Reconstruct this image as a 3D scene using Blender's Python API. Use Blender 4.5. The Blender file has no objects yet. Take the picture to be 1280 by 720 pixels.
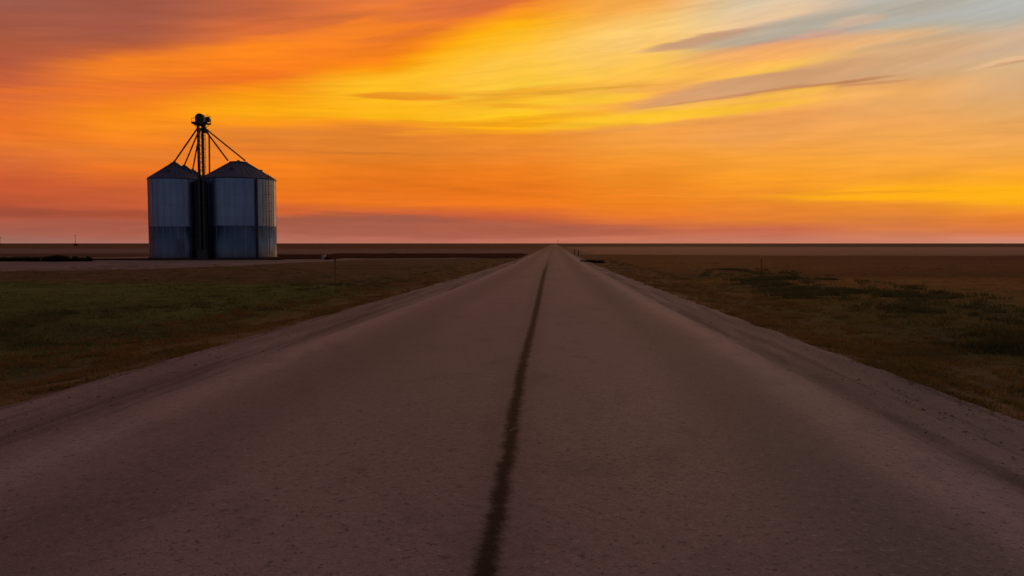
import bpy, bmesh, math, random
import numpy as np
from mathutils import Vector, Matrix, noise
random.seed(7); rng = np.random.default_rng(7)
R = math.radians; PI = math.pi
scene = bpy.context.scene
col = scene.collection

# ------------------------------------------------------------------ camera
F = 995.0; CAM_H = 1.6; VX, VY = 693.0, 304.0
PITCH = math.atan((360 - VY) / F); YAW = math.atan((VX - 640) / F * math.cos(PITCH))
cd = bpy.data.cameras.new('camera'); cam = bpy.data.objects.new('camera', cd); col.objects.link(cam)
cd.sensor_width = 36; cd.lens = 36 * F / 1280; cd.clip_end = 30000; cd.clip_start = 0.05
cam.location = (0, 0, CAM_H); cam.rotation_euler = (PI/2 - PITCH, 0, YAW)
scene.camera = cam
CR = cam.rotation_euler.to_matrix()
def azel(px, py):
    v = CR @ Vector(((px-640)/F, (360-py)/F, -1)).normalized()
    return math.atan2(v.x, v.y), math.asin(v.z)
cy, sy = math.cos(YAW), math.sin(YAW)
def gp(u, d):                     # metres to the right / ahead of the standpoint -> world x, y
    return (u*cy - d*sy, u*sy + d*cy)
GZ = -0.10                         # level of the open plain

# ------------------------------------------------------------------ node helpers
def s2l(c): return tuple(((v/255)/12.92 if v/255 <= .04045 else ((v/255+.055)/1.055)**2.4) for v in c)
class NT:
    def __init__(s, tree): s.t = tree; s.n = tree.nodes; s.l = tree.links
    def link(s, a, b):
        if hasattr(a, 'is_linked') or hasattr(a, 'node'): s.l.new(a, b)
        elif a is not None:
            if b.type == 'RGBA' and not hasattr(a, '__len__'): a = (a, a, a, 1)
            if b.type == 'RGBA' and len(a) == 3: a = (*a, 1)
            b.default_value = a
    def math(s, op, a, b=None, c=None, clamp=False):
        n = s.n.new('ShaderNodeMath'); n.operation = op; n.use_clamp = clamp
        s.link(a, n.inputs[0])
        if b is not None: s.link(b, n.inputs[1])
        if c is not None: s.link(c, n.inputs[2])
        return n.outputs[0]
    def mr(s, v, a, b, c=0.0, d=1.0, smooth=True):
        n = s.n.new('ShaderNodeMapRange'); n.interpolation_type = 'SMOOTHSTEP' if smooth else 'LINEAR'
        s.link(v, n.inputs['Value'])
        for k, x in (('From Min', a), ('From Max', b), ('To Min', c), ('To Max', d)): s.link(x, n.inputs[k])
        return n.outputs[0]
    def mix(s, f, a, b, mode='MIX'):
        n = s.n.new('ShaderNodeMix'); n.data_type = 'RGBA'; n.blend_type = mode
        s.link(f, n.inputs[0]); s.link(a, n.inputs[6]); s.link(b, n.inputs[7])
        return n.outputs[2]
    def ramp(s, v, stops, interp='LINEAR'):
        n = s.n.new('ShaderNodeValToRGB'); n.color_ramp.interpolation = interp
        e = n.color_ramp.elements; stops = sorted(stops)
        e[0].position = stops[0][0]; e[0].color = (*stops[0][1], 1)
        e[1].position = stops[-1][0]; e[1].color = (*stops[-1][1], 1)
        for p, c in stops[1:-1]:
            q = e.new(p); q.color = (*c, 1)
        s.link(v, n.inputs[0]); return n.outputs[0]
    def comb(s, x, y, z=0.0):
        n = s.n.new('ShaderNodeCombineXYZ'); s.link(x, n.inputs[0]); s.link(y, n.inputs[1]); s.link(z, n.inputs[2]); return n.outputs[0]
    def sep(s, v):
        n = s.n.new('ShaderNodeSeparateXYZ'); s.link(v, n.inputs[0]); return n.outputs
    def noise(s, v, scale=1.0, detail=4, rough=.5, dist=0.0):
        n = s.n.new('ShaderNodeTexNoise'); s.link(v, n.inputs['Vector'])
        n.inputs['Scale'].default_value = scale; n.inputs['Detail'].default_value = detail
        n.inputs['Roughness'].default_value = rough; n.inputs['Distortion'].default_value = dist
        return n.outputs['Fac']

# ------------------------------------------------------------------ sky
world = bpy.data.worlds.new('World'); scene.world = world; world.use_nodes = True
W = NT(world.node_tree); W.n.clear()
tc = W.n.new('ShaderNodeTexCoord')
nv = W.n.new('ShaderNodeVectorMath'); nv.operation = 'NORMALIZE'; W.l.new(tc.outputs['Generated'], nv.inputs[0])
dx, dy, dz = W.sep(nv.outputs[0])
az = W.math('ARCTAN2', dx, dy); el = W.math('ARCSINE', dz)
D2 = 180/PI
azd = W.math('MULTIPLY', az, D2); eld = W.math('MULTIPLY', el, D2)
# wind-drawn distortion of the cloud sheets
nz1 = W.noise(W.comb(W.math('MULTIPLY', azd, .045), W.math('MULTIPLY', eld, .40)), 1.0, 3, .55)
nz2 = W.noise(W.comb(W.math('MULTIPLY', azd, .12), W.math('MULTIPLY', eld, 1.3), 3.3), 1.0, 3, .6)
nzc = W.math('ADD', W.math('MULTIPLY', W.math('SUBTRACT', nz1, .5), 1.7), W.math('MULTIPLY', W.math('SUBTRACT', nz2, .5), .7))
wamp = W.mr(eld, .4, 9, .18, 1.0)
elw = W.math('ADD', eld, W.math('MULTIPLY', nzc, wamp))
TOP = 20.0
cols = {
 0: [(0,152,92,80),(25,164,88,68),(50,171,90,62),(78,176,88,62),(100,203,98,56),(125,224,110,48),(150,233,114,38),(175,235,120,40),(200,216,108,52),(225,205,92,50),(250,190,86,52),(265,165,80,58),(275,178,88,65),(290,165,96,80),(302,158,108,94)],
 160: [(0,160,88,70),(25,168,90,68),(50,175,92,62),(65,198,100,54),(78,242,127,34),(95,243,128,35),(110,235,118,42),(125,244,127,32),(142,251,141,26),(160,248,140,30),(175,245,130,35),(190,226,124,46),(212,237,117,36),(238,200,92,48),(258,196,92,56),(268,172,82,58),(290,176,95,74),(302,166,104,90)],
 320: [(0,206,106,62),(20,228,112,54),(43,228,115,50),(57,253,135,30),(80,251,130,30),(100,242,116,30),(118,250,155,18),(140,254,170,20),(155,251,150,28),(164,226,130,46),(185,228,126,44),(205,247,130,30),(225,240,124,28),(250,235,114,32),(262,206,104,54),(280,172,92,70),(302,182,112,94)],
 480: [(0,228,120,60),(15,241,126,44),(38,245,130,38),(60,240,124,34),(75,248,131,25),(88,252,158,16),(103,253,190,38),(120,253,184,32),(148,252,181,24),(156,246,150,34),(165,226,130,45),(190,223,128,42),(212,231,121,30),(235,228,114,28),(256,235,118,34),(266,200,95,55),(280,174,90,65),(302,184,110,90)],
 640: [(0,224,110,52),(14,250,150,30),(34,253,178,16),(55,252,186,42),(75,254,196,70),(92,252,196,62),(110,251,200,60),(118,238,168,44),(128,250,188,44),(143,255,200,34),(150,242,165,26),(159,255,182,16),(167,236,140,40),(190,236,136,46),(215,238,126,30),(238,230,115,25),(256,240,120,30),(270,200,95,55),(285,186,94,66),(302,190,112,92)],
 800: [(0,243,168,78),(20,248,186,96),(40,253,206,116),(56,250,200,112),(80,252,196,82),(100,252,192,76),(115,242,172,80),(125,246,168,74),(137,247,172,58),(147,255,197,48),(153,250,184,48),(160,240,156,68),(175,240,156,64),(200,244,150,46),(230,240,136,36),(250,235,130,30),(268,240,126,40),(282,205,105,60),(302,194,116,92)],
 960: [(0,214,196,166),(18,236,198,156),(32,218,182,144),(42,180,164,146),(52,200,156,136),(60,243,172,104),(76,250,180,88),(88,253,195,84),(95,216,162,114),(114,212,155,110),(121,238,168,78),(131,251,184,76),(145,240,160,84),(170,238,160,82),(200,247,160,54),(225,248,156,40),(248,238,140,40),(262,235,130,45),(276,225,125,50),(288,196,102,74),(302,198,122,98)],
 1120: [(0,180,178,170),(22,177,174,164),(36,186,176,154),(46,206,176,136),(62,214,170,125),(82,215,172,130),(96,216,166,115),(106,230,166,98),(116,240,174,98),(130,232,168,98),(150,238,165,88),(175,241,165,78),(200,248,165,60),(225,246,160,48),(238,253,170,30),(252,248,160,30),(262,228,135,50),(285,212,120,65),(302,204,126,100)],
 1280: [(0,182,183,178),(20,180,179,170),(38,208,176,146),(60,210,178,145),(80,218,178,132),(110,222,172,120),(130,226,170,105),(150,233,166,90),(175,241,168,84),(200,246,165,64),(226,252,168,38),(240,255,180,22),(258,250,166,26),(268,232,132,46),(276,225,125,50),(290,216,118,70),(302,208,138,116)],
}
slopes = [.20, .16, .12, .30, .14, .14, .09, .02]
xs = sorted(cols)
azs = [azel(x, 150)[0]*D2 for x in xs]
def colramp(px, v):
    st = []
    for y, r, g, b in cols[px]:
        st.append((max(0, min(1, azel(px, y)[1]*D2/TOP)), s2l((r, g, b))))
    return W.ramp(v, st)
kel = W.mr(eld, 7.0, 12.5)
res = None
for i in range(len(xs)-1):
    def inp(j):
        off = W.math('MULTIPLY', W.math('SUBTRACT', azd, azs[j]), slopes[i])
        # slanted only within the neighbourhood
        off = W.math('MULTIPLY', off, kel)
        return W.math('DIVIDE', W.math('SUBTRACT', elw, off), TOP, clamp=True)
    azc = None
    f = W.mr(azd, azs[i], azs[i+1])
    if i in (0,):
        lo = W.math('MAXIMUM', azd, azs[0])
    pair = W.mix(f, colramp(xs[i], inp(i)), colramp(xs[i+1], inp(i+1)))
    res = pair if res is None else W.mix(W.math('GREATER_THAN', azd, azs[i]), res, pair)
# beyond both sides the sheets flatten out: use the side columns unslanted
flat = W.math('DIVIDE', elw, TOP, clamp=True)
res = W.mix(W.math('LESS_THAN', azd, azs[0]), res, colramp(0, flat))
res = W.mix(W.math('GREATER_THAN', azd, azs[-1]), res, colramp(1280, flat))

# single cloud streaks: (px, py, half length, half thickness, slope up to the right, colour, strength, edge softness)
wx = W.math('ADD', azd, W.math('MULTIPLY', W.math('SUBTRACT', nz1, .5), 2.5))
wy = W.math('ADD', eld, W.math('ADD', W.math('MULTIPLY', W.math('SUBTRACT', nz2, .5), .75), W.math('MULTIPLY', W.math('SUBTRACT', nz1, .5), .3)))
P = 1/ (F*PI/180)     # one photo pixel in degrees
def streak(res, px, py, L, T, slope, c, strength, soft=.7):
    a0, e0 = azel(px, py); a0 *= D2; e0 *= D2
    X = W.math('MULTIPLY_ADD', wx, 1/(L*P), -a0/(L*P)); X = W.math('MULTIPLY', X, X)
    Y = W.math('MULTIPLY_ADD', wy, 1/(T*P), (-e0+slope*a0)/(T*P)); Y = W.math('MULTIPLY_ADD', wx, -slope/(T*P), Y)
    q = W.math('MULTIPLY_ADD', Y, Y, X)
    m = W.mr(q, 1.0+soft, 1.0-soft, 0.0, strength)
    return W.mix(m, res, s2l(c))
ST = [
 (508,121, 64,4.5,-.01,(234,148,34),.95,.5),
 (600,117,110,4.5, .02,(240,166,44),.6,.8),
 (690,115,130,1.6, .03,(222,160,50),.6,.7),
 (655,132, 50,3.0,-.02,(238,160,38),.6,.8),
 (740,124, 70,6.0, .02,(253,203,44),.6,.9),
 (640,155,110,2.5,-.02,(236,156,28),.6,.8),
 (610,165,110,3.0, .03,(248,166,28),.5,.95),
 (400,27,  75,6.0, .22,(208,106,58),.6,.9),
 (505,42,  60,5.0, .20,(222,112,48),.5,.9),
 (560,10,  80,12., .16,(206,106,66),.6,.9),
 (230,8,  170,14., .04,(160,88,66),.45,.9),
 (110,20, 180,26., .08,(158,88,70),.4,.9),
 (200,105,140,5.0, .14,(232,112,40),.5,.9),
 (130,113,110,5.0, .10,(238,120,40),.4,.9),
 (880,50,  75,6.0, .14,(196,150,122),.85,.7),
 (985,37, 100,8.0, .12,(178,166,148),.7,.9),
 (1080,18,110,10., .04,(180,172,156),.75,.9),
 (1076,26, 28,5.5, .04,(212,176,146),.65,.95),
 (1000,60,130,10., .04,(243,172,106),.55,.9),
 (1025,41, 30,4.0, .03,(212,160,138),.5,.95),
 (930,110,130,13., .14,(210,154,110),.85,.7),
 (1040,92,140,10., .10,(212,164,118),.55,.9),
 (1005,110,95,2.3, .08,(192,130,84),.9,.7),
 (915,121,80,2.4, .11,(200,138,92),.75,.7),
 (1085,104,45,1.5, .03,(206,142,92),.7,.8),
 (900,128,110,4.0, .10,(253,190,72),.7,.8),
 (1000,116,35,3.5, .12,(252,190,82),.7,.8),
 (830,146,150,5.0, .07,(254,196,48),.7,.8),
 (870,154,150,3.5, .05,(232,156,80),.5,.9),
 (1258,77, 34,2.5, .10,(238,190,146),.65,.9),
 (1262,79, 22,1.3, .06,(196,150,112),.6,.8),
 (465,282,150,12.,-.01,(160,90,70),.9,.45),
 (560,288,260,9.,-.005,(170,96,76),.7,.5),
 (90,285,150,9.,-.005,(164,92,74),.6,.6),
 (420,268,60,4.,-.01,(176,92,62),.7,.6),
 (350,262, 60,5.0, .00,(212,98,48),.6,.8),
 (660,286,150,8.0,-.02,(176,94,70),.6,.6),
 (60,267, 110,4.5, .00,(160,78,58),.55,.8),
 (170,268, 90,4.0,-.01,(168,80,52),.5,.8),
 (1190,243,190,7.5,-.01,(255,176,24),.75,.6),
 (1110,256,120,3.0,-.04,(240,150,40),.5,.8),
 (1060,262,170,6.0,-.02,(230,132,48),.5,.7),
 (900,244, 90,2.0,-.02,(250,150,44),.45,.9),
 (1040,242, 90,1.6, .00,(240,146,44),.5,.9),
 (700,240, 90,3.0,-.06,(242,126,34),.4,.9),
 (90,187, 120,4.0, .00,(230,124,44),.4,.9),
 (440,191,120,1.6, .00,(206,112,44),.4,.9),
]
for s in ST: res = streak(res, *s)
# fine wispy grain of the clouds
nz3 = W.noise(W.comb(W.math('MULTIPLY', azd, .22), W.math('MULTIPLY', W.math('SUBTRACT', eld, W.math('MULTIPLY', azd, W.math('MULTIPLY', kel, .12))), 2.6), 7.7), 1.0, 3, .6)
gr = W.mr(nz3, .3, .7, .93, 1.07, smooth=False)
res = W.mix(1.0, res, W.comb(gr, gr, gr), 'MULTIPLY')
# overhead and behind: the dusk sky
nish = W.n.new('ShaderNodeTexSky'); nish.sky_type = 'NISHITA'; nish.sun_disc = False
SUN_AZ = R(10); SUN_EL = R(1.5)
nish.sun_elevation = SUN_EL; nish.sun_rotation = SUN_AZ; nish.dust_density = 2.0
nishc = W.mix(1.0, nish.outputs[0], (.07, .07, .07), 'MULTIPLY')
up = W.mr(eld, 14, 70)
nzu = W.noise(W.comb(W.math('MULTIPLY', dx, 2.0), W.math('MULTIPLY', dy, 5.0), dz), 1.2, 3, .6)
upc = W.mix(W.mr(nzu, .35, .65), (.105, .085, .10), (.16, .105, .10))
over = W.mix(up, res, upc)
rear_h = W.mix(W.mr(eld, -2, 30), (.060, .052, .090), (.034, .047, .098))
behind = W.mr(W.math('ABSOLUTE', azd), 48, 112)
over = W.mix(behind, over, rear_h)
zen = W.mr(eld, 45, 80)
over = W.mix(W.math('MULTIPLY', zen, .8), over, (.085, .08, .105))
# under the horizon
over = W.mix(W.mr(eld, .0, -.3), over, (.03, .02, .015))
allc = W.mix(1.0, over, W.mix(1.0, nishc, W.mix(W.mr(W.math('ABSOLUTE', azd), 40, 120), (.0, .0, .0), (1, 1, 1)), 'MULTIPLY'), 'ADD')
bg = W.n.new('ShaderNodeBackground'); bg.inputs['Strength'].default_value = 1.0
W.l.new(allc, bg.inputs['Color'])
wo = W.n.new('ShaderNodeOutputWorld'); W.l.new(bg.outputs[0], wo.inputs['Surface'])
world.cycles.sampling_method = 'MANUAL'; world.cycles.sample_map_resolution = 512

sd = bpy.data.lights.new('sun', 'SUN'); so = bpy.data.objects.new('sun', sd); col.objects.link(so)
sd.energy = 0.25; sd.angle = R(8); sd.color = (1, .45, .18)
so.rotation_euler = (-(PI/2 - SUN_EL), 0, -SUN_AZ)      # lamp shines towards the camera, from SUN_AZ

# ------------------------------------------------------------------ objects helpers
def tag(o, label=None, cat=None, group=None, kind=None):
    if label: o['label'] = label
    if cat: o['category'] = cat
    if group: o['group'] = group
    if kind: o['kind'] = kind
    return o
def mat(name, build, rough=.8):
    m = bpy.data.materials.new(name); m.use_nodes = True
    n = NT(m.node_tree); b = m.node_tree.nodes['Principled BSDF']; b.inputs['Roughness'].default_value = rough
    build(n, b); return m
def objcoord(n):
    return n.n.new('ShaderNodeTexCoord').outputs['Object']
def simple(name, c, rough=.8, metal=0., var=.25, scale=3.0):
    def f(n, b):
        v = objcoord(n); z = n.mr(n.noise(v, scale, 5, .6), .3, .7, 1-var, 1+var)
        n.link(n.mix(1.0, c, n.comb(z, z, z), 'MULTIPLY'), b.inputs['Base Color'])
        b.inputs['Metallic'].default_value = metal
    return mat(name, f, rough)
def link_mesh(name, me, m, parent=None):
    o = bpy.data.objects.new(name, me); col.objects.link(o)
    if m: me.materials.append(m)
    if parent: o.parent = parent
    return o
def bm_obj(name, bm, m, parent=None, smooth=False):
    me = bpy.data.meshes.new(name); bm.to_mesh(me); bm.free()
    if smooth:
        for p in me.polygons: p.use_smooth = True
    return link_mesh(name, me, m, parent)
def empty(name, loc, rz=0):
    o = bpy.data.objects.new(name, None); col.objects.link(o); o.location = loc; o.rotation_euler = (0, 0, rz); return o
def np_mesh(name, verts, faces):                  # faces: (n,k) array
    verts = np.asarray(verts, np.float32); faces = np.asarray(faces, np.int32)
    me = bpy.data.meshes.new(name); k = faces.shape[1]
    me.vertices.add(len(verts)); me.vertices.foreach_set('co', verts.ravel())
    me.loops.add(faces.size); me.loops.foreach_set('vertex_index', faces.ravel())
    me.polygons.add(len(faces)); me.polygons.foreach_set('loop_start', np.arange(0, faces.size, k, dtype=np.int32))
    me.polygons.foreach_set('loop_total', np.full(len(faces), k, np.int32))
    me.update(calc_edges=True); me.validate(); return me
def tube(bm, a, b, r, seg=8, caps=True, r2=None):
    a = Vector(a); b = Vector(b); d = b - a
    mtx = Matrix.Translation((a+b)/2) @ d.to_track_quat('Z', 'Y').to_matrix().to_4x4()
    bmesh.ops.create_cone(bm, cap_ends=caps, segments=seg, radius1=r, radius2=r if r2 is None else r2, depth=d.length, matrix=mtx)
def box(bm, c, s, rz=0):
    mtx = Matrix.Translation(c) @ Matrix.Rotation(rz, 4, 'Z') @ Matrix.Diagonal((*s, 1))
    bmesh.ops.create_cube(bm, size=1, matrix=mtx)
def lathe(bm, prof, seg=64, wob=None):
    rings = []
    for r, z in prof:
        rings.append([bm.verts.new((r*math.cos(2*PI*i/seg), r*math.sin(2*PI*i/seg), z)) for i in range(seg)])
    for a, b in zip(rings, rings[1:]):
        for i in range(seg):
            bm.faces.new((a[i], a[(i+1) % seg], b[(i+1) % seg], b[i]))
    return rings

# ------------------------------------------------------------------ road geometry tables
def interp(tab, y):
    return float(np.interp(y, [t[0] for t in tab], [t[1] for t in tab]))
LOUT = [(-12,-5.6),(8,-5.5),(23,-5.0),(35,-4.6),(47,-4.3),(80,-3.7),(200,-3.4),(9000,-3.4)]
ROUT = [(-12,4.4),(8,4.3),(15.5,4.05),(33,3.6),(59,3.1),(100,2.9),(9000,2.9)]
LIN = [(-12,-4.15),(8,-4.1),(30,-3.4),(60,-3.1),(9000,-3.0)]
RIN = [(-12,2.95),(8,2.95),(25,2.7),(60,2.5),(9000,2.5)]
ys = sorted(set([round(v, 2) for v in np.concatenate([np.arange(-12, 40, .4), np.arange(40, 120, 1.5), np.geomspace(120, 7500, 50)])]))
def strip(name, fa, fb, nz, m, fz, jag=0.0, seed=0, sides=(0, 0)):
    verts, faces = [], []; w = nz+1
    for y in ys:
        a, b = fa(y), fb(y)
        k = min(1, 30/max(y, 1))
        if sides[0]: a += jag*(noise.noise((y*.9, seed, 0))+.6*noise.noise((y*3.1, seed, 5)))
        if sides[1]: b += jag*(noise.noise((y*.9, seed+9, 0))+.6*noise.noise((y*3.1, seed+9, 5)))
        for j in range(w):
            x = a+(b-a)*j/nz; verts.append((x, y, fz(x, y, j/nz)))
    for i in range(len(ys)-1):
        for j in range(nz):
            p = i*w+j; faces.append((p, p+1, p+w+1, p+w))
    me = np_mesh(name, verts, faces)
    for p in me.polygons: p.use_smooth = True
    return tag(link_mesh(name, me, m), kind='structure')

# ---- ground colours (albedo)
def ground_mat(n, b):
    v = objcoord(n); x, y, z = n.sep(v)
    big = n.noise(n.comb(n.math('MULTIPLY', x, .02), n.math('MULTIPLY', y, .05)), 1.0, 4, .6)
    med = n.noise(v, .55, 5, .65); fine = n.noise(v, 5.0, 5, .7)
    yy = n.math('MAXIMUM', n.math('ADD', y, n.math('MULTIPLY', x, .05)), 1.0)
    yy = n.math('MULTIPLY', yy, n.mr(big, .2, .8, .88, 1.12, smooth=False))
    q = n.math('DIVIDE', n.math('DIVIDE', 1700.0, yy), 200.0, clamp=True)     # inverse distance: fields one behind another
    def st(rows): return [(px/200, c) for px, c in rows]
    GL = LEFT_ROWS; GRr = RIGHT_ROWS
    left = n.ramp(q, st(GL)); right = n.ramp(q, st(GRr))
    c = n.mix(n.math('GREATER_THAN', x, 0), left, right)
    # verge along the road: dry brown grass and dirt, fading outwards
    dl = n.math('SUBTRACT', -4.6, x); dr = n.math('SUBTRACT', x, 3.6)
    d = n.math('MAXIMUM', dl, dr)
    dn = n.math('ADD', d, n.math('MULTIPLY', n.math('SUBTRACT', med, .5), 2.4))
    verge = n.mr(dn, 1.0, 3.6, 1.0, 0.0)
    vfar = n.mr(y, 60, 140, 1.0, .5)
    c = n.mix(n.math('MULTIPLY', verge, vfar), c, VERGE)
    # darker weedy ditch band right of the road, green-black patches
    ditch = n.math('MULTIPLY', n.mr(dn, 2.2, 4.2), n.mr(dn, 10, 6.0))
    patch = n.mr(n.noise(n.comb(n.math('MULTIPLY', x, .35), n.math('MULTIPLY', y, .22), 4.0), 1.0, 4, .6), .42, .6)
    ditch = n.math('MULTIPLY', ditch, n.math('MULTIPLY', n.mr(y, 75, 25), n.math('MULTIPLY', patch, .8)))
    c = n.mix(ditch, c, (.052, .046, .016))
    # bare soil flecks
    bare = n.math('MULTIPLY', n.mr(n.noise(v, 1.7, 4, .6), .56, .68), n.mr(d, 6, 1))
    c = n.mix(n.math('MULTIPLY', bare, .4), c, (.10, .066, .045))
    f = n.mr(fine, .25, .75, .55, 1.45, smooth=False); g = n.mr(med, .25, .75, .75, 1.25, smooth=False)
    fg = n.math('MULTIPLY', n.math('MULTIPLY', f, g), 1.42)
    c = n.mix(1.0, c, n.comb(fg, fg, fg), 'MULTIPLY')
    n.link(c, b.inputs['Base Color'])
    b.inputs['Specular IOR Level'].default_value = .02
    bp = n.n.new('ShaderNodeBump'); bp.inputs['Strength'].default_value = .8; bp.inputs['Distance'].default_value = .05
    n.link(n.noise(v, 9, 5, .7), bp.inputs['Height']); n.l.new(bp.outputs[0], b.inputs['Normal'])
VERGE = (.135, .076, .036)
LEFT_ROWS = [(0,(.120,.052,.026)),(6,(.120,.054,.028)),(9,(.170,.098,.075)),(13,(.165,.095,.070)),(14.5,(.085,.040,.022)),(18,(.085,.040,.022)),
  (19,(.095,.060,.032)),(35,(.105,.058,.028)),(50,(.095,.054,.025)),(56,(.082,.086,.022)),(100,(.075,.074,.020)),(200,(.074,.066,.020))]
RIGHT_ROWS = [(0,(.105,.058,.022)),(4,(.095,.052,.020)),(5,(.30,.155,.085)),(13.5,(.28,.140,.075)),(15,(.105,.042,.013)),(28,(.130,.054,.016)),(40,(.100,.042,.014)),
  (45,(.175,.078,.022)),(60,(.155,.078,.022)),(75,(.115,.076,.022)),(110,(.090,.068,.020)),(200,(.085,.064,.020))]
M_ground = mat('field soil and stubble', ground_mat, .95)

def gz(x, y):
    e0 = interp(LOUT, y) if x < 0 else interp(ROUT, y)
    d = (e0 - x) if x < 0 else (x - e0)
    if d < 0: return -.07
    fade = max(0, 1 - max(0, y-40)/60)
    t = min(1, d/1.6); ditch = -.07 - .16*t*t*(3-2*t) if d < 1.6 else -.23
    t2 = max(0, min(1, (d-2.2)/4.5)); ditch += .13*t2*t2*(3-2*t2)
    n1 = noise.noise((x*.5, y*.5, 0))*.05 + noise.noise((x*1.7, y*1.7, 3))*.03
    k = min(1, d/1.0)
    v = ditch + n1*k
    return v*fade + (GZ)*(1-fade) if d > .3 else (ditch*fade + (-.08)*(1-fade))
def axis(lo, hi, step, far, nfar):
    a = np.arange(lo, hi, step); g = np.geomspace(step*1.5, far, nfar)
    return a, g
xa = np.concatenate([-30-np.geomspace(1, 9000, 34)[::-1], np.arange(-30, -6, .8), np.arange(-6, -2.9, .22), np.arange(-2.9, 2.4, .9), np.arange(2.4, 6, .22), np.arange(6, 30, .8), 30+np.geomspace(1, 9000, 34)])
ya = np.concatenate([-12-np.geomspace(1, 9000, 16)[::-1], np.arange(-12, 45, .55), np.arange(45, 105, 2.5), 105+np.geomspace(4, 9500, 34)])
gv = [(x, y, (gz(x, y) if (-40 < x < 40 and -14 < y < 105) else GZ)) for y in ya for x in xa]
nx, ny = len(xa), len(ya)
ii = np.arange(nx*ny).reshape(ny, nx)
gf = np.stack([ii[:-1,:-1], ii[:-1,1:], ii[1:,1:], ii[1:,:-1]], -1).reshape(-1, 4)
gme = np_mesh('ground', gv, gf)
for p in gme.polygons: p.use_smooth = True
ground = tag(link_mesh('ground', gme, M_ground), kind='structure')

# ---- asphalt
def asphalt(n, b):
    v = objcoord(n); x, y, z = n.sep(v)
    big = n.noise(n.comb(n.math('MULTIPLY', x, .5), n.math('MULTIPLY', y, .12)), 1.0, 5, .6)
    blot = n.noise(n.comb(n.math('MULTIPLY', x, 1.6), n.math('MULTIPLY', y, .8), 2), 1.0, 5, .65)
    grit = n.noise(v, 55, 3, .7); grit2 = n.noise(v, 16, 4, .7)
    edge = n.noise(n.comb(n.math('MULTIPLY', x, 2.5), n.math('MULTIPLY', y, 2.5), 8), 1.0, 5, .7)
    c = n.mix(n.mr(big, .3, .7), ASPH_A, ASPH_B)
    xw = n.math('ADD', x, n.math('MULTIPLY', n.math('SUBTRACT', big, .5), .6))
    def band(c, x0, w, cc, amt, soft=1.0, src=None):
        dd = n.math('ABSOLUTE', n.math('SUBTRACT', src or xw, x0))
        return n.mix(n.math('MULTIPLY', n.mr(dd, w*(1-soft*.6), w*(1+soft)), 0) if False else n.mr(dd, w*(1+soft), w*max(0, 1-soft), 0.0, amt), c, cc)
    ys_ = n.mr(y, 5, 45)
    rs = n.math('SUBTRACT', xw, n.mr(y, 5, 60, 0.0, -.45))          # tracks draw in slightly with distance
    ls = n.math('SUBTRACT', xw, n.mr(y, 5, 60, 0.0, .7))
    c = band(c, 1.78, .42, ASPH_D, .75, .9, rs)
    c = band(c, -2.75, .45, ASPH_D, .55, .9, ls)
    c = band(c, 2.62, .22, ASPH_L, .9, .9, rs)
    c = band(c, -3.75, .22, ASPH_L, .75, .9, ls)
    c = n.mix(n.mr(blot, .50, .70, 0, .45), c, ASPH_D)
    spk = n.noise(v, 24, 2, .6); c = n.mix(n.math('MULTIPLY', n.mr(spk, .60, .70), n.mr(y, 16, 4, 0, .75)), c, (.07, .05, .045))
    c = n.mix(n.math('MULTIPLY', n.mr(spk, .36, .28), n.mr(y, 16, 4, 0, .5)), c, (.40, .30, .26))
    c = n.mix(n.mr(y, 70, 280, 0, .92), c, (.165, .088, .050))  # far road blends into field brown, haze painted into the colour
    # dark tar-filled joint a little left of the middle
    cx = n.math('ADD', -.33, n.math('ADD', n.mr(y, 4, 11, 0, -.08), n.mr(y, 11, 45, 0, -.13)))
    wob = n.noise(n.comb(0.0, n.math('MULTIPLY', y, .9), 1.0), 1.0, 3, .6)
    dd = n.math('ABSOLUTE', n.math('SUBTRACT', n.math('ADD', x, n.math('MULTIPLY', n.math('SUBTRACT', wob, .5), .06)), cx))
    dd = n.math('ADD', dd, n.math('MULTIPLY', n.math('SUBTRACT', edge, .5), .10))
    dd = n.math('ADD', dd, n.math('MULTIPLY', n.math('SUBTRACT', grit2, .5), .07))
    dd = n.math('DIVIDE', dd, n.mr(y, 8, 45, 1.0, 1.7)); seam = n.math('MULTIPLY', n.mr(dd, .100, .015), n.mr(y, 35, 90, 1.0, .15))
    gap = n.mr(n.noise(n.comb(n.math('MULTIPLY', x, 3.0), n.math('MULTIPLY', y, 1.3), 9), 1.0, 5, .7), .60, .70, 1.0, .35)
    seam = n.math('MULTIPLY', seam, gap)
    halo = n.mr(dd, .36, .05, 0, .42)
    c = n.mix(halo, c, ASPH_D)
    c = n.mix(n.math('MULTIPLY', seam, .93), c, (.007, .005, .003))
    g = n.math('MULTIPLY', n.mr(grit, .25, .75, .72, 1.28, smooth=False), n.mr(grit2, .25, .75, .84, 1.16, smooth=False))
    c = n.mix(1.0, c, n.comb(g, g, g), 'MULTIPLY')
    n.link(c, b.inputs['Base Color'])
    n.link(n.mr(seam, 0, 1, .0 + SPEC, .1), b.inputs['Specular IOR Level'])
    bp = n.n.new('ShaderNodeBump'); bp.inputs['Strength'].default_value = .7; bp.inputs['Distance'].default_value = .006
    h = n.math('SUBTRACT', n.math('ADD', n.noise(v, 90, 2, .6), grit2), n.math('MULTIPLY', seam, 2.0))
    n.link(h, bp.inputs['Height']); n.l.new(bp.outputs[0], b.inputs['Normal'])
SPEC = .35
ASPH_A = (.228, .156, .134); ASPH_B = (.274, .188, .157); ASPH_D = (.140, .100, .090); ASPH_L = (.35, .243, .205)
M_asph = mat('worn asphalt', asphalt, .82)
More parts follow.
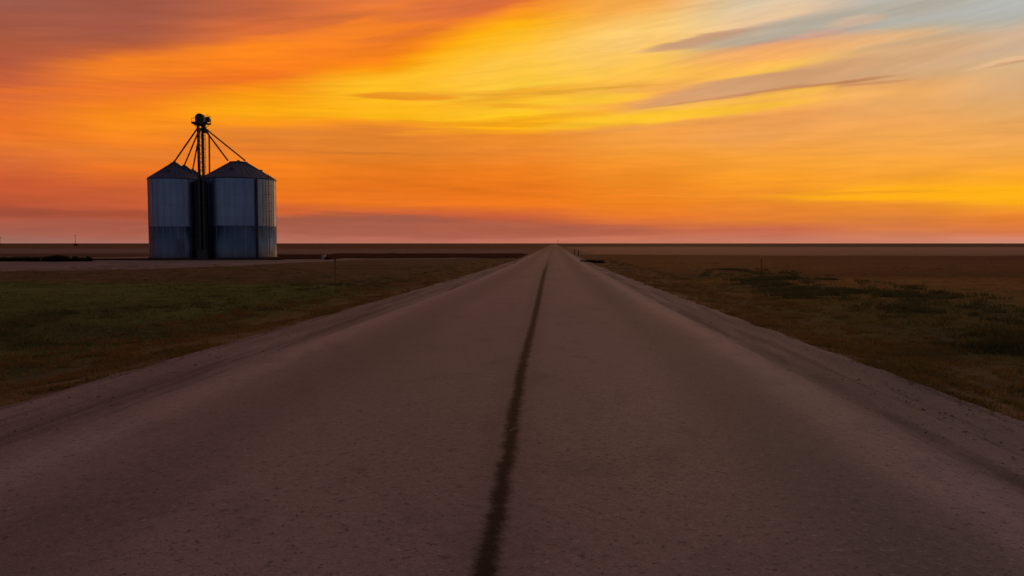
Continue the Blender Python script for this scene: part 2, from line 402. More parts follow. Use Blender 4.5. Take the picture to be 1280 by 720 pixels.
def gravel(n, b):
    v = objcoord(n); x, y, z = n.sep(v)
    big = n.noise(n.comb(n.math('MULTIPLY', x, 1.2), n.math('MULTIPLY', y, .14)), 1.0, 5, .6)
    g1 = n.noise(v, 40, 3, .7); g2 = n.noise(v, 9, 5, .7)
    c = n.mix(n.mr(big, .35, .65), (.180, .124, .103), (.275, .190, .157))
    rid0 = n.noise(n.comb(n.math('MULTIPLY', x, 1.0), n.math('MULTIPLY', y, .9), 5), 1.0, 4, .7)
    for side, t0, t1 in ((1, 3.12, 2.62), (-1, -4.35, -3.45)):
        xx = n.math('SUBTRACT', n.math('ADD', x, n.math('MULTIPLY', n.math('SUBTRACT', big, .5), .35)), n.mr(y, 5, 50, t0, t1))
        c = n.mix(n.math('MULTIPLY', n.mr(n.math('ABSOLUTE', xx), .13, .02, 0, .6), n.mr(rid0, .38, .6, .35, 1)), c, (.095, .062, .052))
    # thin wheel-pressed ridges parallel to the road
    rid = n.noise(n.comb(n.math('MULTIPLY', x, 3.2), n.math('MULTIPLY', y, .13), 3), 1.0, 4, .65)
    c = n.mix(n.mr(rid, .50, .62, 0, .75), c, (.105, .070, .060))
    g = n.math('MULTIPLY', n.mr(g1, .25, .75, .65, 1.35, smooth=False), n.mr(g2, .25, .75, .8, 1.2, smooth=False))
    c = n.mix(1.0, c, n.comb(g, g, g), 'MULTIPLY'); n.link(c, b.inputs['Base Color'])
    b.inputs['Specular IOR Level'].default_value = .3
    bp = n.n.new('ShaderNodeBump'); bp.inputs['Strength'].default_value = .8; bp.inputs['Distance'].default_value = .015
    n.link(n.noise(v, 45, 3, .7), bp.inputs['Height']); n.l.new(bp.outputs[0], b.inputs['Normal'])
M_grav = mat('packed gravel', gravel, .9)
def crown(x, y, t): return .030 - .004*abs(x) + .004*noise.noise((x*.7, y*.4, 1))
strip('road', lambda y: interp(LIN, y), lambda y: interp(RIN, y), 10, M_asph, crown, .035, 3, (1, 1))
def shz_l(x, y, t): return -.035 + .040*min(1, t*1.6) + .008*noise.noise((x*2, y*.8, 7))*(1 if .1 < t < .9 else 0)
def shz_r(x, y, t): return shz_l(x, y, 1-t)
strip('gravel_shoulder', lambda y: interp(LOUT, y), lambda y: interp(LIN, y)+.35, 8, M_grav, shz_l, .13, 11, (1, 0))
strip('gravel_shoulder', lambda y: interp(RIN, y)-.35, lambda y: interp(ROUT, y), 8, M_grav, shz_r, .13, 23, (0, 1))

# ---- dirt yard round the bins and its track to the road
def yard_mat(n, b):
    v = objcoord(n)
    g1 = n.noise(v, .35, 5, .6); g2 = n.noise(v, 6, 4, .7)
    c = n.mix(n.mr(g1, .35, .65), (.160, .108, .090), (.235, .160, .135))
    g = n.mr(g2, .25, .75, .75, 1.25, smooth=False)
    n.link(n.mix(1.0, c, n.comb(g, g, g), 'MULTIPLY'), b.inputs['Base Color']); b.inputs['Specular IOR Level'].default_value = .2
M_yard = mat('bare packed dirt', yard_mat, .95)
def poly(name, pts, m, z):
    n = len(pts); out = []
    for i in range(n):
        a = Vector(pts[i]); b_ = Vector(pts[(i+1) % n]); k = max(2, int((b_-a).length/1.5))
        for j in range(k):
            p = a.lerp(b_, j/k); s = .35
            out.append((p.x+s*noise.noise((p.x*.4, p.y*.4, 1)), p.y+s*1.5*noise.noise((p.x*.4, p.y*.4, 9)), z))
    bm = bmesh.new(); f = bm.faces.new([bm.verts.new(p) for p in out]); bmesh.ops.triangulate(bm, faces=[f])
    return tag(bm_obj(name, bm, m), kind='structure')
def G(px, py):                                    # ground position seen in that direction, on the plain
    h = CAM_H - GZ; d = F*h/(py-VY); return gp((px-640)/F*d, d)
def G3(px, py): a = G(px, py); return (a[0], a[1], 0)
yard_pts = [gp(-88, 45), gp(-50, 44.5), gp(-33, 46), gp(-24, 52), gp(-20.5, 60), gp(-18.5, 70), gp(-16, 79), gp(-14, 84), gp(-22, 92), gp(-27, 103), gp(-45, 104), gp(-52, 84), gp(-60, 79), gp(-88, 78)]
poly('dirt_yard', [(*p, 0) for p in yard_pts], M_yard, GZ+.012)
# the track from the yard to the road
tr = [gp(-17, 82), gp(-12, 84.5), gp(-6, 90), gp(-1, 100), gp(2.2, 108)]
tp = []; 
for i, p in enumerate(tr): tp.append(Vector((*p, 0)))
L_, R_ = [], []
for i, p in enumerate(tp):
    d = (tp[min(i+1, len(tp)-1)]-tp[max(i-1, 0)]).normalized(); nrm = Vector((-d.y, d.x, 0))*1.5
    L_.append(p+nrm); R_.append(p-nrm)
poly('dirt_track', [tuple(p) for p in L_+R_[::-1]], M_yard, GZ+.020)

# ------------------------------------------------------------------ vegetation
def leafmat(name, a, b2, c3=None):
    def f(n, b):
        v = objcoord(n)
        gi = n.n.new('ShaderNodeNewGeometry').outputs['Random Per Island']
        c = n.mix(gi, a, b2)
        c = n.mix(n.mr(n.noise(v, .35, 3, .6), .4, .65), c, c3 or a)
        n.link(c, b.inputs['Base Color']); b.inputs['Specular IOR Level'].default_value = .15
        tr = n.n.new('ShaderNodeBsdfTranslucent'); n.link(c, tr.inputs['Color'])
        ms = n.n.new('ShaderNodeMixShader'); ms.inputs[0].default_value = .42
        out = [q for q in n.n if q.type == 'OUTPUT_MATERIAL'][0]
        n.l.new(b.outputs[0], ms.inputs[1]); n.l.new(tr.outputs[0], ms.inputs[2]); n.l.new(ms.outputs[0], out.inputs['Surface'])
    return mat(name, f, .8)
M_dry = leafmat('dry verge grass', (.310,.160,.050), (.185,.105,.034), (.165,.120,.038))
M_past = leafmat('olive pasture grass', (.290,.205,.058), (.180,.138,.040), (.170,.142,.040))
M_green = leafmat('short green grass', (.115,.128,.032), (.165,.132,.040), (.095,.092,.024))
M_weed = leafmat('dark weeds', (.105,.096,.030), (.150,.118,.040), (.080,.078,.024))
M_shrub = leafmat('dark shrub leaves', (.014,.016,.007), (.020,.022,.009))
M_shrub2 = leafmat('brown shrub leaves', (.050,.022,.014), (.040,.022,.012))
def blades(name, pts, hgt, spread, nb, m, label, cat, width=.010, lean=.6):
    pts = np.asarray(pts); N = len(pts)
    base = np.repeat(pts, nb, 0); M = len(base)
    h = np.repeat(hgt, nb) * rng.uniform(.5, 1.15, M)
    sp = np.repeat(spread, nb); a = rng.uniform(0, 2*PI, M); r = sp*np.sqrt(rng.uniform(0, 1, M))
    bx_ = base[:, 0]+r*np.cos(a); by = base[:, 1]+r*np.sin(a); bz = base[:, 2]-.01
    la = a+rng.normal(0, .8, M); ln = h*lean*rng.uniform(.1, 1, M)
    wa = rng.uniform(0, PI, M); w = width*rng.uniform(.6, 1.5, M)*(1+np.hypot(base[:, 0], base[:, 1])/45)
    wx_, wy_ = np.cos(wa)*w, np.sin(wa)*w
    V = np.empty((M, 5, 3), np.float32)
    V[:, 0] = np.stack([bx_-wx_, by-wy_, bz], -1); V[:, 1] = np.stack([bx_+wx_, by+wy_, bz], -1)
    mx, my = bx_+np.cos(la)*ln*.35, by+np.sin(la)*ln*.35
    V[:, 2] = np.stack([mx+wx_*.8, my+wy_*.8, bz+h*.6], -1); V[:, 3] = np.stack([mx-wx_*.8, my-wy_*.8, bz+h*.6], -1)
    V[:, 4] = np.stack([bx_+np.cos(la)*ln, by+np.sin(la)*ln, bz+h], -1)
    i0 = np.arange(M)*5
    F3 = np.concatenate([np.stack([i0, i0+1, i0+2], -1), np.stack([i0, i0+2, i0+3], -1), np.stack([i0+3, i0+2, i0+4], -1)])
    me = np_mesh(name, V.reshape(-1, 3), F3)
    return tag(link_mesh(name, me, m), label, cat, kind='stuff')
def scatter(n, side, d0, d1, y0, y1, power=1.6, cond=None):
    out = []
    while len(out) < n:
        u = random.random(); y = 1/(1/y0 + u*(1/y1-1/y0)) if y0 > 0 else y0+(y1-y0)*u
        y = y0*(y1/y0)**u if power == 0 else y
        d = d0+(d1-d0)*random.random()
        x = (interp(LOUT, y)-d) if side < 0 else (interp(ROUT, y)+d)
        if cond and not cond(x, y, d): continue
        out.append((x, y, gz(x, y)))
    return out
dens = lambda s, th: (lambda x, y, d: noise.noise((x*s, y*s*.7, 2.0)) > th)
# dry verge tufts both sides
def soft(s1, s2, z, bias, k=2.2):      # patchy but soft-edged density
    return lambda x, y, d: random.random() < max(.03, bias + k*(.7*noise.noise((x*s1, y*s2, z)) + .5*noise.noise((x*s1*3.1, y*s2*3.1, z+4))))
va, vb = soft(.8, .4, 2, .45), soft(.8, .4, 5, .45)
p = scatter(6500, -1, -.08, 3.6, 5.5, 95, 1, va) + scatter(6500, 1, -.08, 3.4, 5.5, 95, 1, vb)
blades('grass', p, np.array([random.uniform(.03, .075)*(1+.004*q[1]) for q in p]), np.array([random.uniform(.05, .16)*(1+.01*q[1]) for q in p]), 14, M_dry,
       'dry brown grass tufts growing along both edges of the gravel shoulders', 'grass', width=.006, lean=1.0)
p = scatter(8500, -1, 2.0, 30, 7, 60, 1, soft(.25, .2, 2, .6, 1.5))
blades('grass', p, np.array([random.uniform(.03, .065)*(1+.004*q[1]) for q in p]), np.array([random.uniform(.10, .30)*(1+.01*q[1]) for q in p]), 14, M_green,
       'short dark green grass of the field left of the road', 'grass', width=.007, lean=1.0)
p = scatter(7500, 1, 3.0, 40, 8, 70, 1, soft(.2, .15, 8, .5, 1.5)) + scatter(4500, 1, .5, 9, 6, 40, 1, soft(.5, .3, 18, .55, 1.5))
blades('grass', p, np.array([random.uniform(.03, .07)*(1+.004*q[1]) for q in p]), np.array([random.uniform(.10, .30)*(1+.01*q[1]) for q in p]), 14, M_past,
       'low olive brown pasture grass of the field right of the road', 'grass', width=.007, lean=1.0)
# weed clumps in the right ditch
def band(x, y, d):                     # densest in a strip some metres off the road
    return max(0, 1-abs(d-5.2-.06*y)/3.6)
wd = soft(.30, .20, 4, -.18, 3.0)
p = scatter(2300, 1, 1.6, 11.0, 8, 52, 1, lambda x, y, d: random.random() < band(x, y, d) and wd(x, y, d))
blades('weeds', p, np.array([random.uniform(.07, .17) for q in p]), np.array([random.uniform(.12, .34) for q in p]), 20, M_weed,
       'dark weedy clumps in the shallow ditch right of the road', 'weeds', width=.009, lean=1.0)
wl = soft(.3, .2, 14, -.1, 2.5)
p = scatter(900, -1, 2.5, 7.0, 9, 40, 1, wl)
blades('weeds', p, np.array([random.uniform(.05, .10) for q in p]), np.array([random.uniform(.1, .3) for q in p]), 16, M_weed,
       'low dark weeds beyond the verge left of the road', 'weeds', width=.008, lean=1.0)
# dark rough grass bank behind the yard track
p = []
for _ in range(5200):
    px = random.uniform(335, 655); d = random.uniform(92, 122) if px > 420 else random.uniform(84, 110)
    x_, y_ = gp((px-640)/F*d, d)
    if x_ < -4.4: p.append((x_, y_, GZ))
M_bank = leafmat('dark rough bank grass', (.105,.045,.024), (.135,.064,.032))
blades('weeds', p, np.array([random.uniform(.08, .22) for q in p]), np.array([random.uniform(.3, .8) for q in p]), 14, M_bank,
       'dark line of rough grass between the bin yard and the road', 'weeds', width=.02, lean=.7)
# rough strips beside the bins and between them and the hedge
p = []
for _ in range(1500):
    px = random.uniform(86, 192); d = random.uniform(79.5, 82.5); x_, y_ = gp((px-640)/F*d, d); p.append((x_, y_, GZ))
for _ in range(700):
    px = random.uniform(176, 352); d = random.uniform(79.8, 80.8); x_, y_ = gp((px-640)/F*d, d); p.append((x_, y_, GZ))
blades('weeds', p, np.array([random.uniform(.06, .16) for q in p]), np.array([random.uniform(.3, .6) for q in p]), 14, M_bank,
       'dark line of low weeds along the foot of the bins and left of them', 'weeds', width=.02, lean=.7)
# loose stones on the shoulders
def stones():
    V, Fc = [], []; base = 0
    ico = bmesh.new(); bmesh.ops.create_icosphere(ico, subdivisions=1, radius=1)
    iv = np.array([v.co[:] for v in ico.verts]); fi = np.array([[v.index for v in f.verts] for f in ico.faces]); ico.free()
    for k in range(800):
        y = 1/(1/4.5 + random.random()*(1/40-1/4.5)); side = random.choice((-1, 1))
        t = abs(random.gauss(0, .35))
        if side < 0: x = interp(LOUT, y) + .5 - t*random.choice((-1, 1))*1.2 ; z = .0 if x > interp(LOUT, y)+.35 else -.05
        else: x = interp(ROUT, y) - .5 + t*random.choice((-1, 1))*1.2 ; z = .0 if x < interp(ROUT, y)-.35 else -.05
        o = interp(LOUT, y) if side < 0 else interp(ROUT, y)
        dd = (x-o) if side < 0 else (o-x)
        z = (-.035+.040*min(1, max(0, dd)/1.1)) if dd > 0 else gz(x, y)
        s = random.uniform(.004, .013)*(1+.5*(random.random() < .06))
        sc = np.array([s*random.uniform(.8, 1.4), s*random.uniform(.8, 1.4), s*random.uniform(.5, .8)])
        a = random.random()*6.28; ca, sa = math.cos(a), math.sin(a)
        q = iv*sc*(1+rng.normal(0, .12, (len(iv), 1)))
        V.append(np.stack([q[:, 0]*ca-q[:, 1]*sa+x, q[:, 0]*sa+q[:, 1]*ca+y, q[:, 2]+z+s*.3], -1)); Fc.append(fi+base); base += len(iv)
    me = np_mesh('gravel', np.concatenate(V), np.concatenate(Fc))
    tag(link_mesh('gravel', me, simple('grey brown stones', (.24, .165, .13), .85, 0, .4, 30)), 'small loose stones scattered along the shoulder edges', 'gravel', kind='stuff')
stones()

def leafy(name, parent, m, blobs, n, size):
    V = []; Fc = []
    tot = sum(b[3]*b[4]*b[5] for b in blobs)
    for bx0, by0, bz0, rx, ry, rz in blobs:
        for _ in range(int(n*rx*ry*rz/tot)):
            v = Vector((random.gauss(0, 1), random.gauss(0, 1), random.gauss(0, 1))).normalized()*random.uniform(.55, 1.05)
            c = Vector((bx0+v.x*rx, by0+v.y*ry, bz0+abs(v.z)*rz))
            u = Vector((random.gauss(0, 1), random.gauss(0, 1), random.gauss(0, 1))).normalized()
            w = u.orthogonal().normalized(); s = size*random.uniform(.6, 1.4)
            k = len(V); V += [c-u*s, c+w*s*.5, c+u*s, c-w*s*.5]; Fc.append((k, k+1, k+2, k+3))
    return link_mesh(name, np_mesh(name, [v[:] for v in V], Fc), m, parent)
M_bark = simple('bark', (.05, .035, .025), .9, 0, .3, 8)
def shrub(loc, rx, ry, h, label, group=None, name='shrub', n=2600, size=.06, cat='shrub', nblob=6, m=None):
    t = empty(name, loc); tag(t, label, cat, group)
    bl = []
    for i in range(nblob):
        a = -rx+2*rx*(i+.5)/nblob
        bl.append((a, random.uniform(-.3, .3)*ry, 0, rx/nblob*1.6, ry*.8, h*random.uniform(.75, 1.0)))
    leafy('foliage', t, m or M_shrub, bl, n, size)
    for i in range(min(nblob, 8)):
        bm = bmesh.new(); a = -rx+2*rx*(i+.5)/min(nblob, 8)
        tube(bm, (a, 0, -.1), (a+random.uniform(-.2, .2), random.uniform(-.2, .2), h*.7), .02, 5, r2=.008)
        bm_obj('stem', bm, M_bark, t)
    return t
x_, y_ = gp((20-640)/F*72, 74)
t = shrub((x_, y_, GZ), 5.6, .8, .50, 'long low dark hedge at the far side of the dirt yard, leftmost', name='hedge', n=9000, size=.055, cat='hedge', nblob=26); t.rotation_euler.z = YAW
x_, y_ = gp((73-640)/F*74, 73.6)
t = shrub((x_, y_, GZ), .85, .7, .66, 'rounded dark shrub at the right end of the low hedge', n=2600, size=.05, nblob=4)
x_, y_ = G(729, 328.5)
shrub((x_+.75, y_, GZ), 1.0, 1.0, .26, 'dark red-brown bush hugging the right road edge far ahead', n=2200, size=.05, m=M_shrub2)
x_, y_ = gp((409.5-640)/F*82, 82)
shrub((x_, y_, GZ), .30, .25, .30, 'small dark bush beside the white utility box', n=900, size=.04, nblob=3)

# ------------------------------------------------------------------ galvanised grain bins
def galv(tone, rough, dirty=0.0):
    def f(n, b):
        v = objcoord(n); x, y, z = n.sep(v)
        ang = n.math('ARCTAN2', y, x)
        # sheets: rings 1.1 m tall, panels round the bin, each with its own tone
        ring = n.math('FLOOR', n.math('DIVIDE', z, 1.12)); pan = n.math('FLOOR', n.math('ADD', n.math('MULTIPLY', ang, 1.75), n.math('MULTIPLY', ring, .5)))
        wn = n.n.new('ShaderNodeTexWhiteNoise'); wn.noise_dimensions = '2D'; n.link(n.comb(ring, pan), wn.inputs['Vector'])
        k = n.mr(wn.outputs['Value'], 0, 1, .93, 1.07, smooth=False)
        st = n.noise(n.comb(n.math('MULTIPLY', ang, 9), n.math('MULTIPLY', z, .25)), 1.0, 4, .6)
        k = n.math('MULTIPLY', k, n.mr(st, .3, .7, .94, 1.05))
        c = n.mix(1.0, tone, n.comb(k, k, k), 'MULTIPLY')
        rs = n.noise(n.comb(n.math('MULTIPLY', ang, 14), n.math('MULTIPLY', z, .35), 6), 1.0, 5, .65)
        c = n.mix(n.mr(rs, .58, .72, 0, .45), c, (.10, .065, .05))
        c = n.mix(n.mr(n.math('ABSOLUTE', n.math('SUBTRACT', n.math('FRACT', n.math('DIVIDE', z, 1.12)), .5)), .47, .495, 0, .15), c, (.05, .05, .06))
        n.link(c, b.inputs['Base Color']); b.inputs['Metallic'].default_value = .9; b.inputs['Specular Tint'].default_value = (.36, .37, .48, 1)
        n.link(n.mr(st, .3, .7, rough+.06, rough-.04), b.inputs['Roughness'])
        cor = n.math('SINE', n.math('MULTIPLY', z, 2*PI/.067))
        ln_ = n.mr(n.math('ABSOLUTE', n.math('SUBTRACT', n.math('FRACT', n.math('DIVIDE', z, 1.12)), .5)), .485, .5, 0, -2.0)
        bp = n.n.new('ShaderNodeBump'); bp.inputs['Strength'].default_value = .22; bp.inputs['Distance'].default_value = .006
        n.link(n.math('ADD', cor, ln_), bp.inputs['Height']); n.l.new(bp.outputs[0], b.inputs['Normal'])
    return mat('galvanised steel', f, rough)
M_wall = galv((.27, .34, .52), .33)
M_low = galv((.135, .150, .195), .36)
M_roof = simple('roof steel', (.075, .08, .125), .6, .55, .12, 1.2)
M_dark = simple('weathered dark steel', (.06, .05, .045), .6, .4, .3, 4)
M_spout = simple('rusty spout steel', (.10, .055, .03), .7, .3, .3, 3)
M_black = simple('near black gap fill', (.018, .016, .016), .7, .1, .3, 3)
M_conc = simple('concrete', (.05, .045, .04), .9, 0, .2, 2)
def grain_bin(u, d, r, he, hp, band, label, ladder=None, door=None, pipe=None, seg=72, rc=.38):
    x, y = gp(u, d); t = empty('grain_bin', (x, y, GZ)); tag(t, label, 'grain bin', 'galvanised grain bins standing in one cluster')
    bm = bmesh.new(); lathe(bm, [(r+.18, -.1), (r+.18, .22), (r-.1, .22)], seg); bm_obj('foundation', bm, M_conc, t)
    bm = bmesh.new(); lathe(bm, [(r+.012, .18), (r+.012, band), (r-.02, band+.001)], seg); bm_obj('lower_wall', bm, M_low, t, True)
    bm = bmesh.new(); lathe(bm, [(r, band-.02), (r, he)], seg); bm_obj('wall', bm, M_wall, t, True)
    bm = bmesh.new()
    for i in range(24):                                   # outside stiffeners
        a = 2*PI*i/24; box(bm, ((r+.012)*math.cos(a), (r+.012)*math.sin(a), he/2+.1), (.03, .05, he-.25), a)
    bm_obj('stiffener', bm, M_wall, t)
    bm = bmesh.new()
    lathe(bm, [(r+.02, he-.10), (r+.10, he-.06), (r+.07, he+.02), (rc, hp-.18)], seg)
    for i in range(36):                                   # standing ribs of the roof panels
        a = 2*PI*i/36; ca, sa = math.cos(a), math.sin(a)
        tube(bm, ((r+.05)*ca, (r+.05)*sa, he+.045), (rc*ca, rc*sa, hp-.155), .028, 4)
    bm_obj('roof', bm, M_roof, t)
    bm = bmesh.new(); lathe(bm, [(rc, hp-.25), (rc, hp-.08), (rc+.04, hp-.07), (.16, hp+.02), (.16, hp+.12), (0.01, hp+.12)], 24); bm_obj('roof_cap', bm, M_roof, t)
    for a in (0.6, 2.7, 4.8):                              # roof vents
        bm = bmesh.new(); rr = r*.62; zz = he+(hp-.18-he)*(1-(rr-rc)/(r-rc))
        tube(bm, (rr*math.cos(a), rr*math.sin(a), zz-.05), (rr*math.cos(a), rr*math.sin(a), zz+.2), .16, 12); tube(bm, (rr*math.cos(a), rr*math.sin(a), zz+.2), (rr*math.cos(a), rr*math.sin(a), zz+.3), .22, 12, r2=.05)
        bm_obj('vent', bm, M_roof, t)
    if ladder is not None:
        a = ladder; bm = bmesh.new(); ca, sa = math.cos(a), math.sin(a); ro = r+.20
        def P3(s, z, out=0): return (ca*(ro+out)-sa*s, sa*(ro+out)+ca*s, z)
        for s in (-.2, .2): tube(bm, P3(s, .5), P3(s, he+.5), .028, 6)
        z = .6
        while z < he+.4: tube(bm, P3(-.2, z), P3(.2, z), .014, 5); z += .3
        z = 2.4
        while z < he+.4:
            pts = [P3(.26*math.sin(q), z, .26-.26*math.cos(q)) for q in np.linspace(-2.4, 2.4, 10)]
            for p0, p1 in zip(pts, pts[1:]): tube(bm, p0, p1, .014, 4)
            z += .9
        for q in (-1.6, 0+PI, 1.6): tube(bm, P3(.26*math.sin(q), 2.4, .26-.26*math.cos(q)), P3(.26*math.sin(q), he+.4, .26-.26*math.cos(q)), .014, 4)
        bm_obj('ladder', bm, M_dark, t)
    if pipe is not None:
        a = pipe; bm = bmesh.new(); ca, sa = math.cos(a), math.sin(a)
        tube(bm, ((r+.17)*ca, (r+.17)*sa, .1), ((r+.17)*ca, (r+.17)*sa, he-.15), .11, 10)
        for z in (1.2, 3.2, 5.2, 7.2): box(bm, ((r+.1)*ca, (r+.1)*sa, z), (.25, .22, .05), a)
        bm_obj('pipe', bm, M_dark, t)
    if door is not None:
        a = door; ca, sa = math.cos(a), math.sin(a)
        bm = bmesh.new(); box(bm, ((r+.04)*ca, (r+.04)*sa, 1.35), (.10, .72, 1.5), a); bmesh.ops.bevel(bm, geom=bm.edges[:], offset=.02, segments=1)
        dr_ = bm_obj('door', bm, M_low, t)
        bm = bmesh.new(); tube(bm, ((r+.14)*ca-sa*.25, (r+.14)*sa+ca*.25, 1.25), ((r+.14)*ca-sa*.25, (r+.14)*sa+ca*.25, 1.5), .02, 6); bm_obj('handle', bm, M_dark, dr_)
    return t
def face(px, off): # direction on the bin that faces the road, turned by off
    return 0
HE, HP, BD = 8.45, 10.2, 3.45
# bearing (world angle) of the direction back to the standpoint, seen from the cluster
back = math.atan2(*[v for v in (-gp(-33, 86)[1], -gp(-33, 86)[0])])
u0 = (220.8-640)/F*85.; u1 = (300.5-640)/F*87.5
grain_bin(u0, 85.0, 2.63, HE, HP+.05, BD, 'narrower front left grain bin with bluish galvanised wall and pointed roof', door=back+.2)
grain_bin((233-640)/F*90.8, 90.8, 2.62, HE, HP+.25, BD, 'middle bin of the left row, roof just showing over the front left bin')
grain_bin((243.5-640)/F*96.6, 96.6, 2.70, HE, HP+.3, BD, 'rearmost bin of the left row, only its roof tip showing beside the elevator')
grain_bin(u1, 87.5, 3.86, 8.62, 10.62, 3.55, 'widest grain bin with broad flat-topped roof and dark vertical pipe, right of the elevator', ladder=back+R(43), pipe=back+R(24), seg=96, rc=.95)

# ------------------------------------------------------------------ bucket elevator
ED = 83.4; ex, ey = gp((255-640)/F*ED, ED)
E = empty('bucket_elevator', (ex, ey, GZ), YAW); tag(E, 'tall dark bucket elevator with head platform and slanting spouts rising between the bins', 'grain elevator')
ZT = 15.55; E.scale = (.955, .955, .955)
bm = bmesh.new(); box(bm, (-.42, .5, 4.3), (1.05, .7, 8.6)); bmesh.ops.bevel(bm, geom=bm.edges[:], offset=.04, segments=1); bm_obj('gap_box', bm, M_black, E)  # near-black box added to stand for the dark gap between the bins
# trunks
for s in (-.30, .16):
    bm = bmesh.new(); box(bm, (s, 0, ZT/2-.3), (.20, .32, ZT-1.2))
    z = 1.5
    while z < ZT-1.2: box(bm, (s, 0, z), (.27, .39, .06)); z += 2.4
    bm_obj('trunk', bm, M_dark, E)
bm = bmesh.new()                                            # bracing and ladder between them
z = .8; k = 0
while z < ZT-1.6:
    tube(bm, (-.20, -.1, z), (.06, -.1, z+(.45 if k % 2 else 0)), .02, 4); tube(bm, (-.2, .1, z+.45), (.06, .1, z), .018, 4)
    z += .45; k += 1
bm_obj('lattice', bm, M_dark, E)
bm = bmesh.new()
for s in (.32, .54): tube(bm, (s, -.28, .3), (s, -.28, ZT-.9), .022, 5)
z = .5
while z < ZT-1: tube(bm, (.32, -.28, z), (.54, -.28, z), .013, 4); z += .3
z = 3
while z < ZT-1.2:
    pts = [(.43+.26*math.sin(q), -.28-.26+.26*math.cos(q), z) for q in np.linspace(-2.6, 2.6, 9)]
    for p0, p1 in zip(pts, pts[1:]): tube(bm, p0, p1, .012, 4)
    z += 1.0
bm_obj('ladder', bm, M_dark, E)
bm = bmesh.new(); box(bm, (-.07, 0, .55), (1.0, .6, 1.1)); bmesh.ops.bevel(bm, geom=bm.edges[:], offset=.05, segments=1); bm_obj('boot', bm, M_dark, E)
# head housing with rounded top
bm = bmesh.new(); prof = [(-.52, 14.55), (.38, 14.55)] + [(-.07+.47*math.cos(q), 15.35+.47*math.sin(q)) for q in np.linspace(0, PI, 12)] 
prof = [(-.50, 14.5), (.36, 14.5), (.40, 15.3)] + [(-.07+.47*math.cos(q), 15.35+.47*math.sin(q)) for q in np.linspace(0, PI, 12)]
va = [bm.verts.new((x, -.28, z)) for x, z in prof]; vb = [bm.verts.new((x, .28, z)) for x, z in prof]
bm.faces.new(va); bm.faces.new(vb[::-1])
for i in range(len(prof)): bm.faces.new((va[i], va[(i+1) % len(prof)], vb[(i+1) % len(prof)], vb[i]))
bmesh.ops.recalc_face_normals(bm, faces=bm.faces[:]); bm_obj('head', bm, M_dark, E)
bm = bmesh.new(); box(bm, (.78, 0, 15.10), (.46, .42, .36)); tube(bm, (.55, 0, 15.35), (.95, 0, 15.35), .14, 10); bmesh.ops.recalc_face_normals(bm, faces=bm.faces[:]); bm_obj('motor', bm, M_dark, E)
bm = bmesh.new(); box(bm, (.05, 0, 14.72), (2.2, 1.5, .07))
for sx in (-.85, .95):
    for s2 in (-.6, .6): tube(bm, (sx, s2, 14.7), (0.0+.12*np.sign(sx), s2*.4, 13.95), .03, 5)
pf = bm_obj('platform', bm, M_dark, E); pf.scale = (.80, .72, 1)
bm = bmesh.new()
for sx in (-1.0, -.33, .4, 1.13):
    for s2 in (-.72, .72): tube(bm, (sx, s2, 14.72), (sx, s2, 15.65 if sx > -.9 else 15.3), .02, 5)
for z in (15.2, 15.62):
    for s2 in (-.72, .72): tube(bm, (-1.0, s2, z if z < 15.5 else 15.3), (1.13, s2, z), .016, 5)
    tube(bm, (1.13, -.72, z), (1.13, .72, z), .016, 5)
for s2 in (-.72, .72): box(bm, (.05, s2, 14.82), (2.2, .03, .14))
bm_obj('railing', bm, M_dark, pf)
# discharge chute and distributor
bm = bmesh.new(); tube(bm, (.36, 0, 14.6), (.40, .0, 14.1), .16, 10); tube(bm, (.40, 0, 14.12), (.40, 0, 13.75), .42, 14, r2=.30); bmesh.ops.recalc_face_normals(bm, faces=bm.faces[:]); bm_obj('distributor', bm, M_dark, E)
inv = (Matrix.Translation((ex, ey, GZ)) @ Matrix.Rotation(YAW, 4, 'Z') @ Matrix.Scale(.955, 4)).inverted()
def target(u, d, z): x, y = gp(u, d); return inv @ Vector((x, y, GZ+z))
sp = [target(u0, 85, HP+.1), target((233-640)/F*90.8, 90.8, HP+.25), target((243.5-640)/F*96.6, 96.6, HP+.3), target((287.5-640)/F*87.5, 87.5, 10.70), target((309-640)/F*87.5, 87.5, 10.68)]
for i, q in enumerate(sp):
    d = (q-Vector((.1, 0, 13.9))); dxy = Vector((d.x, d.y, 0)).normalized()
    st = Vector((.05, 0, 14.25)) + Vector((dxy.x*.55, dxy.y*.35, 0))
    bm = bmesh.new(); tube(bm, st, q, .085, 8); dd = (q-st).normalized()
    for k in (.02, .5, .97): c = st.lerp(q, k); tube(bm, c-dd*.03, c+dd*.03, .105, 8)
    bm_obj('spout', bm, M_spout, E)
q = target((264.3-640)/F*87.2, 87.2, 9.18); st = Vector((.78, .25, 13.5))
bm = bmesh.new(); tube(bm, (.55, .1, 14.1), st, .08, 8); tube(bm, st+Vector((0, 0, .06)), q, .085, 8)
for k in (.02, .5, .97): c = st.lerp(q, k); tube(bm, c-Vector((0, 0, .03)), c+Vector((0, 0, .03)), .105, 8)
bm_obj('spout', bm, M_spout, E)

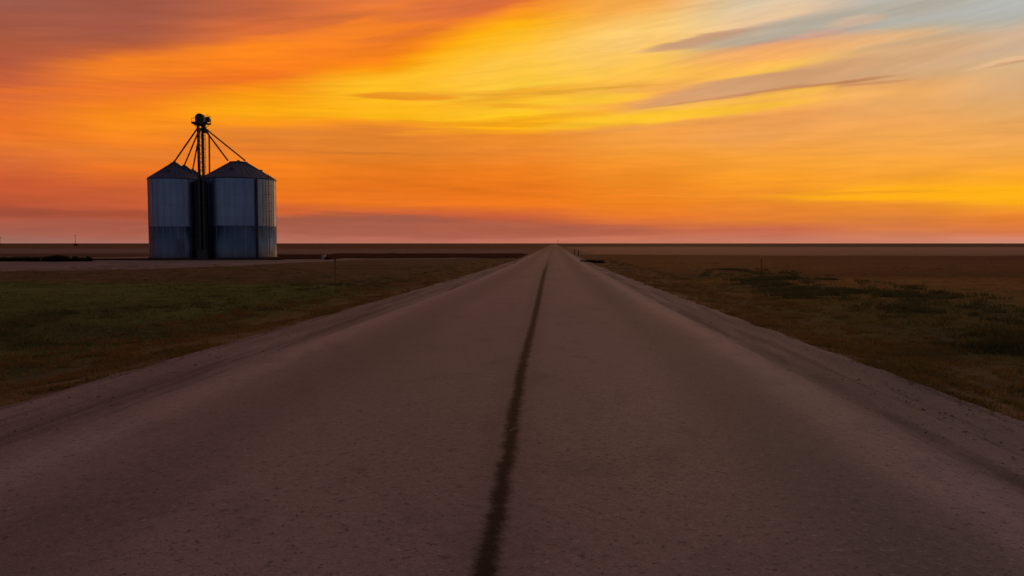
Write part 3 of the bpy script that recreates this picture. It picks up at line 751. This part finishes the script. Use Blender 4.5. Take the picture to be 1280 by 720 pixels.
# ------------------------------------------------------------------ small far things
M_wood = simple('weathered pole wood', (.06, .045, .035), .9, 0, .3, 3)
def utility_pole(px, d, h, label, rz=0, arms=True):
    x, y = gp((px-640)/F*d, d); t = empty('utility_pole', (x, y, GZ), rz); tag(t, label, 'utility pole')
    bm = bmesh.new(); tube(bm, (0, 0, -.3), (0, 0, h), .19, 8, r2=.12); bm_obj('pole', bm, M_wood, t)
    if arms:
        bm = bmesh.new(); box(bm, (0, -.15, h-.55), (1.9, .12, .14)); tube(bm, (-.6, -.15, h-.6), (0, -.12, h-1.3), .03, 4); tube(bm, (.6, -.15, h-.6), (0, -.12, h-1.3), .03, 4); c = bm_obj('crossarm', bm, M_wood, t)
        for s in (-.85, .4, .85):
            bm = bmesh.new(); tube(bm, (s, -.15, h-.5), (s, -.15, h-.3), .05, 6); bm_obj('insulator', bm, M_conc, c)
    return t
utility_pole(95, 560, 7.4, 'thin utility pole on the horizon left of the bins', .9)
utility_pole(1, 520, 6.0, 'utility pole on the horizon at the left edge of the picture', .9)
utility_pole(697.5, 760, 4.9, 'tiny utility pole on the horizon where the road vanishes', 1.3)
x_, y_ = gp((97.5-640)/F*560, 558)
shrub((x_, y_, GZ), .9, .9, 1.3, 'low bush on the horizon at the foot of the utility pole left of the bins', n=600, size=.35)
M_refl = simple('marker post steel', (.13, .085, .05), .7, .2, .2, 6)
M_white = simple('white reflector', (.38, .30, .25), .5, 0, .05, 6)
def marker(x, y, h, label, group=None, w=.05, plate=True):
    t = empty('marker_post', (x, y, min(gz(x, y), GZ)), 0); tag(t, label, 'marker post', group)
    bm = bmesh.new(); box(bm, (0, 0, h/2-.1), (w, .03, h+.2)); box(bm, (w*.3, .02, h/2-.1), (.01, .03, h+.19)); bm_obj('post', bm, M_refl, t)
    if plate:
        bm = bmesh.new(); box(bm, (0, -.022, h-.10), (w*1.5, .01, .12)); bmesh.ops.bevel(bm, geom=bm.edges[:], offset=.004, segments=1); bm_obj('reflector', bm, M_refl, t)
    return t
a = gp((419-640)/F*34, 34); marker(a[0], a[1], 1.15, 'thin dark marker post standing in the brown grass left of the road')
a = gp((951.5-640)/F*35, 35); marker(a[0], a[1], 1.05, 'thin dark marker post in the pasture right of the road', w=.035)
for k, (px, dd) in enumerate(((713.8, 112), (718.3, 104))):
    a = gp((px-640)/F*dd, dd)
    marker(a[0]+.5, a[1], .8, ('farther' if k == 0 else 'nearer')+' of two short posts on the right road edge far ahead', 'short posts on the far right road edge', w=.12, plate=False)
# white utility box by the yard
x_, y_ = gp((404.5-640)/F*82, 82); t = empty('utility_box', (x_, y_, GZ), YAW); tag(t, 'small white utility box in the grass right of the bins', 'utility box')
bm = bmesh.new(); box(bm, (0, 0, .22), (.34, .26, .44)); bmesh.ops.bevel(bm, geom=bm.edges[:], offset=.03, segments=2); bm_obj('cabinet', bm, M_white, t)
bm = bmesh.new(); box(bm, (0, 0, .475), (.40, .32, .05)); bmesh.ops.bevel(bm, geom=bm.edges[:], offset=.012, segments=1); bm_obj('lid', bm, M_white, t)

# ------------------------------------------------------------------ render settings
vs = scene.view_settings
scene.display_settings.display_device = 'sRGB'
vs.view_transform = 'Standard'; vs.look = 'None'; vs.gamma = 1; vs.exposure = 0; vs.use_curve_mapping = False
scene.cycles.max_bounces = 5; scene.cycles.diffuse_bounces = 2; scene.cycles.glossy_bounces = 4
scene.cycles.use_denoising = True
scene.cycles.use_adaptive_sampling = True; scene.cycles.adaptive_threshold = 0.015; scene.cycles.adaptive_min_samples = 16
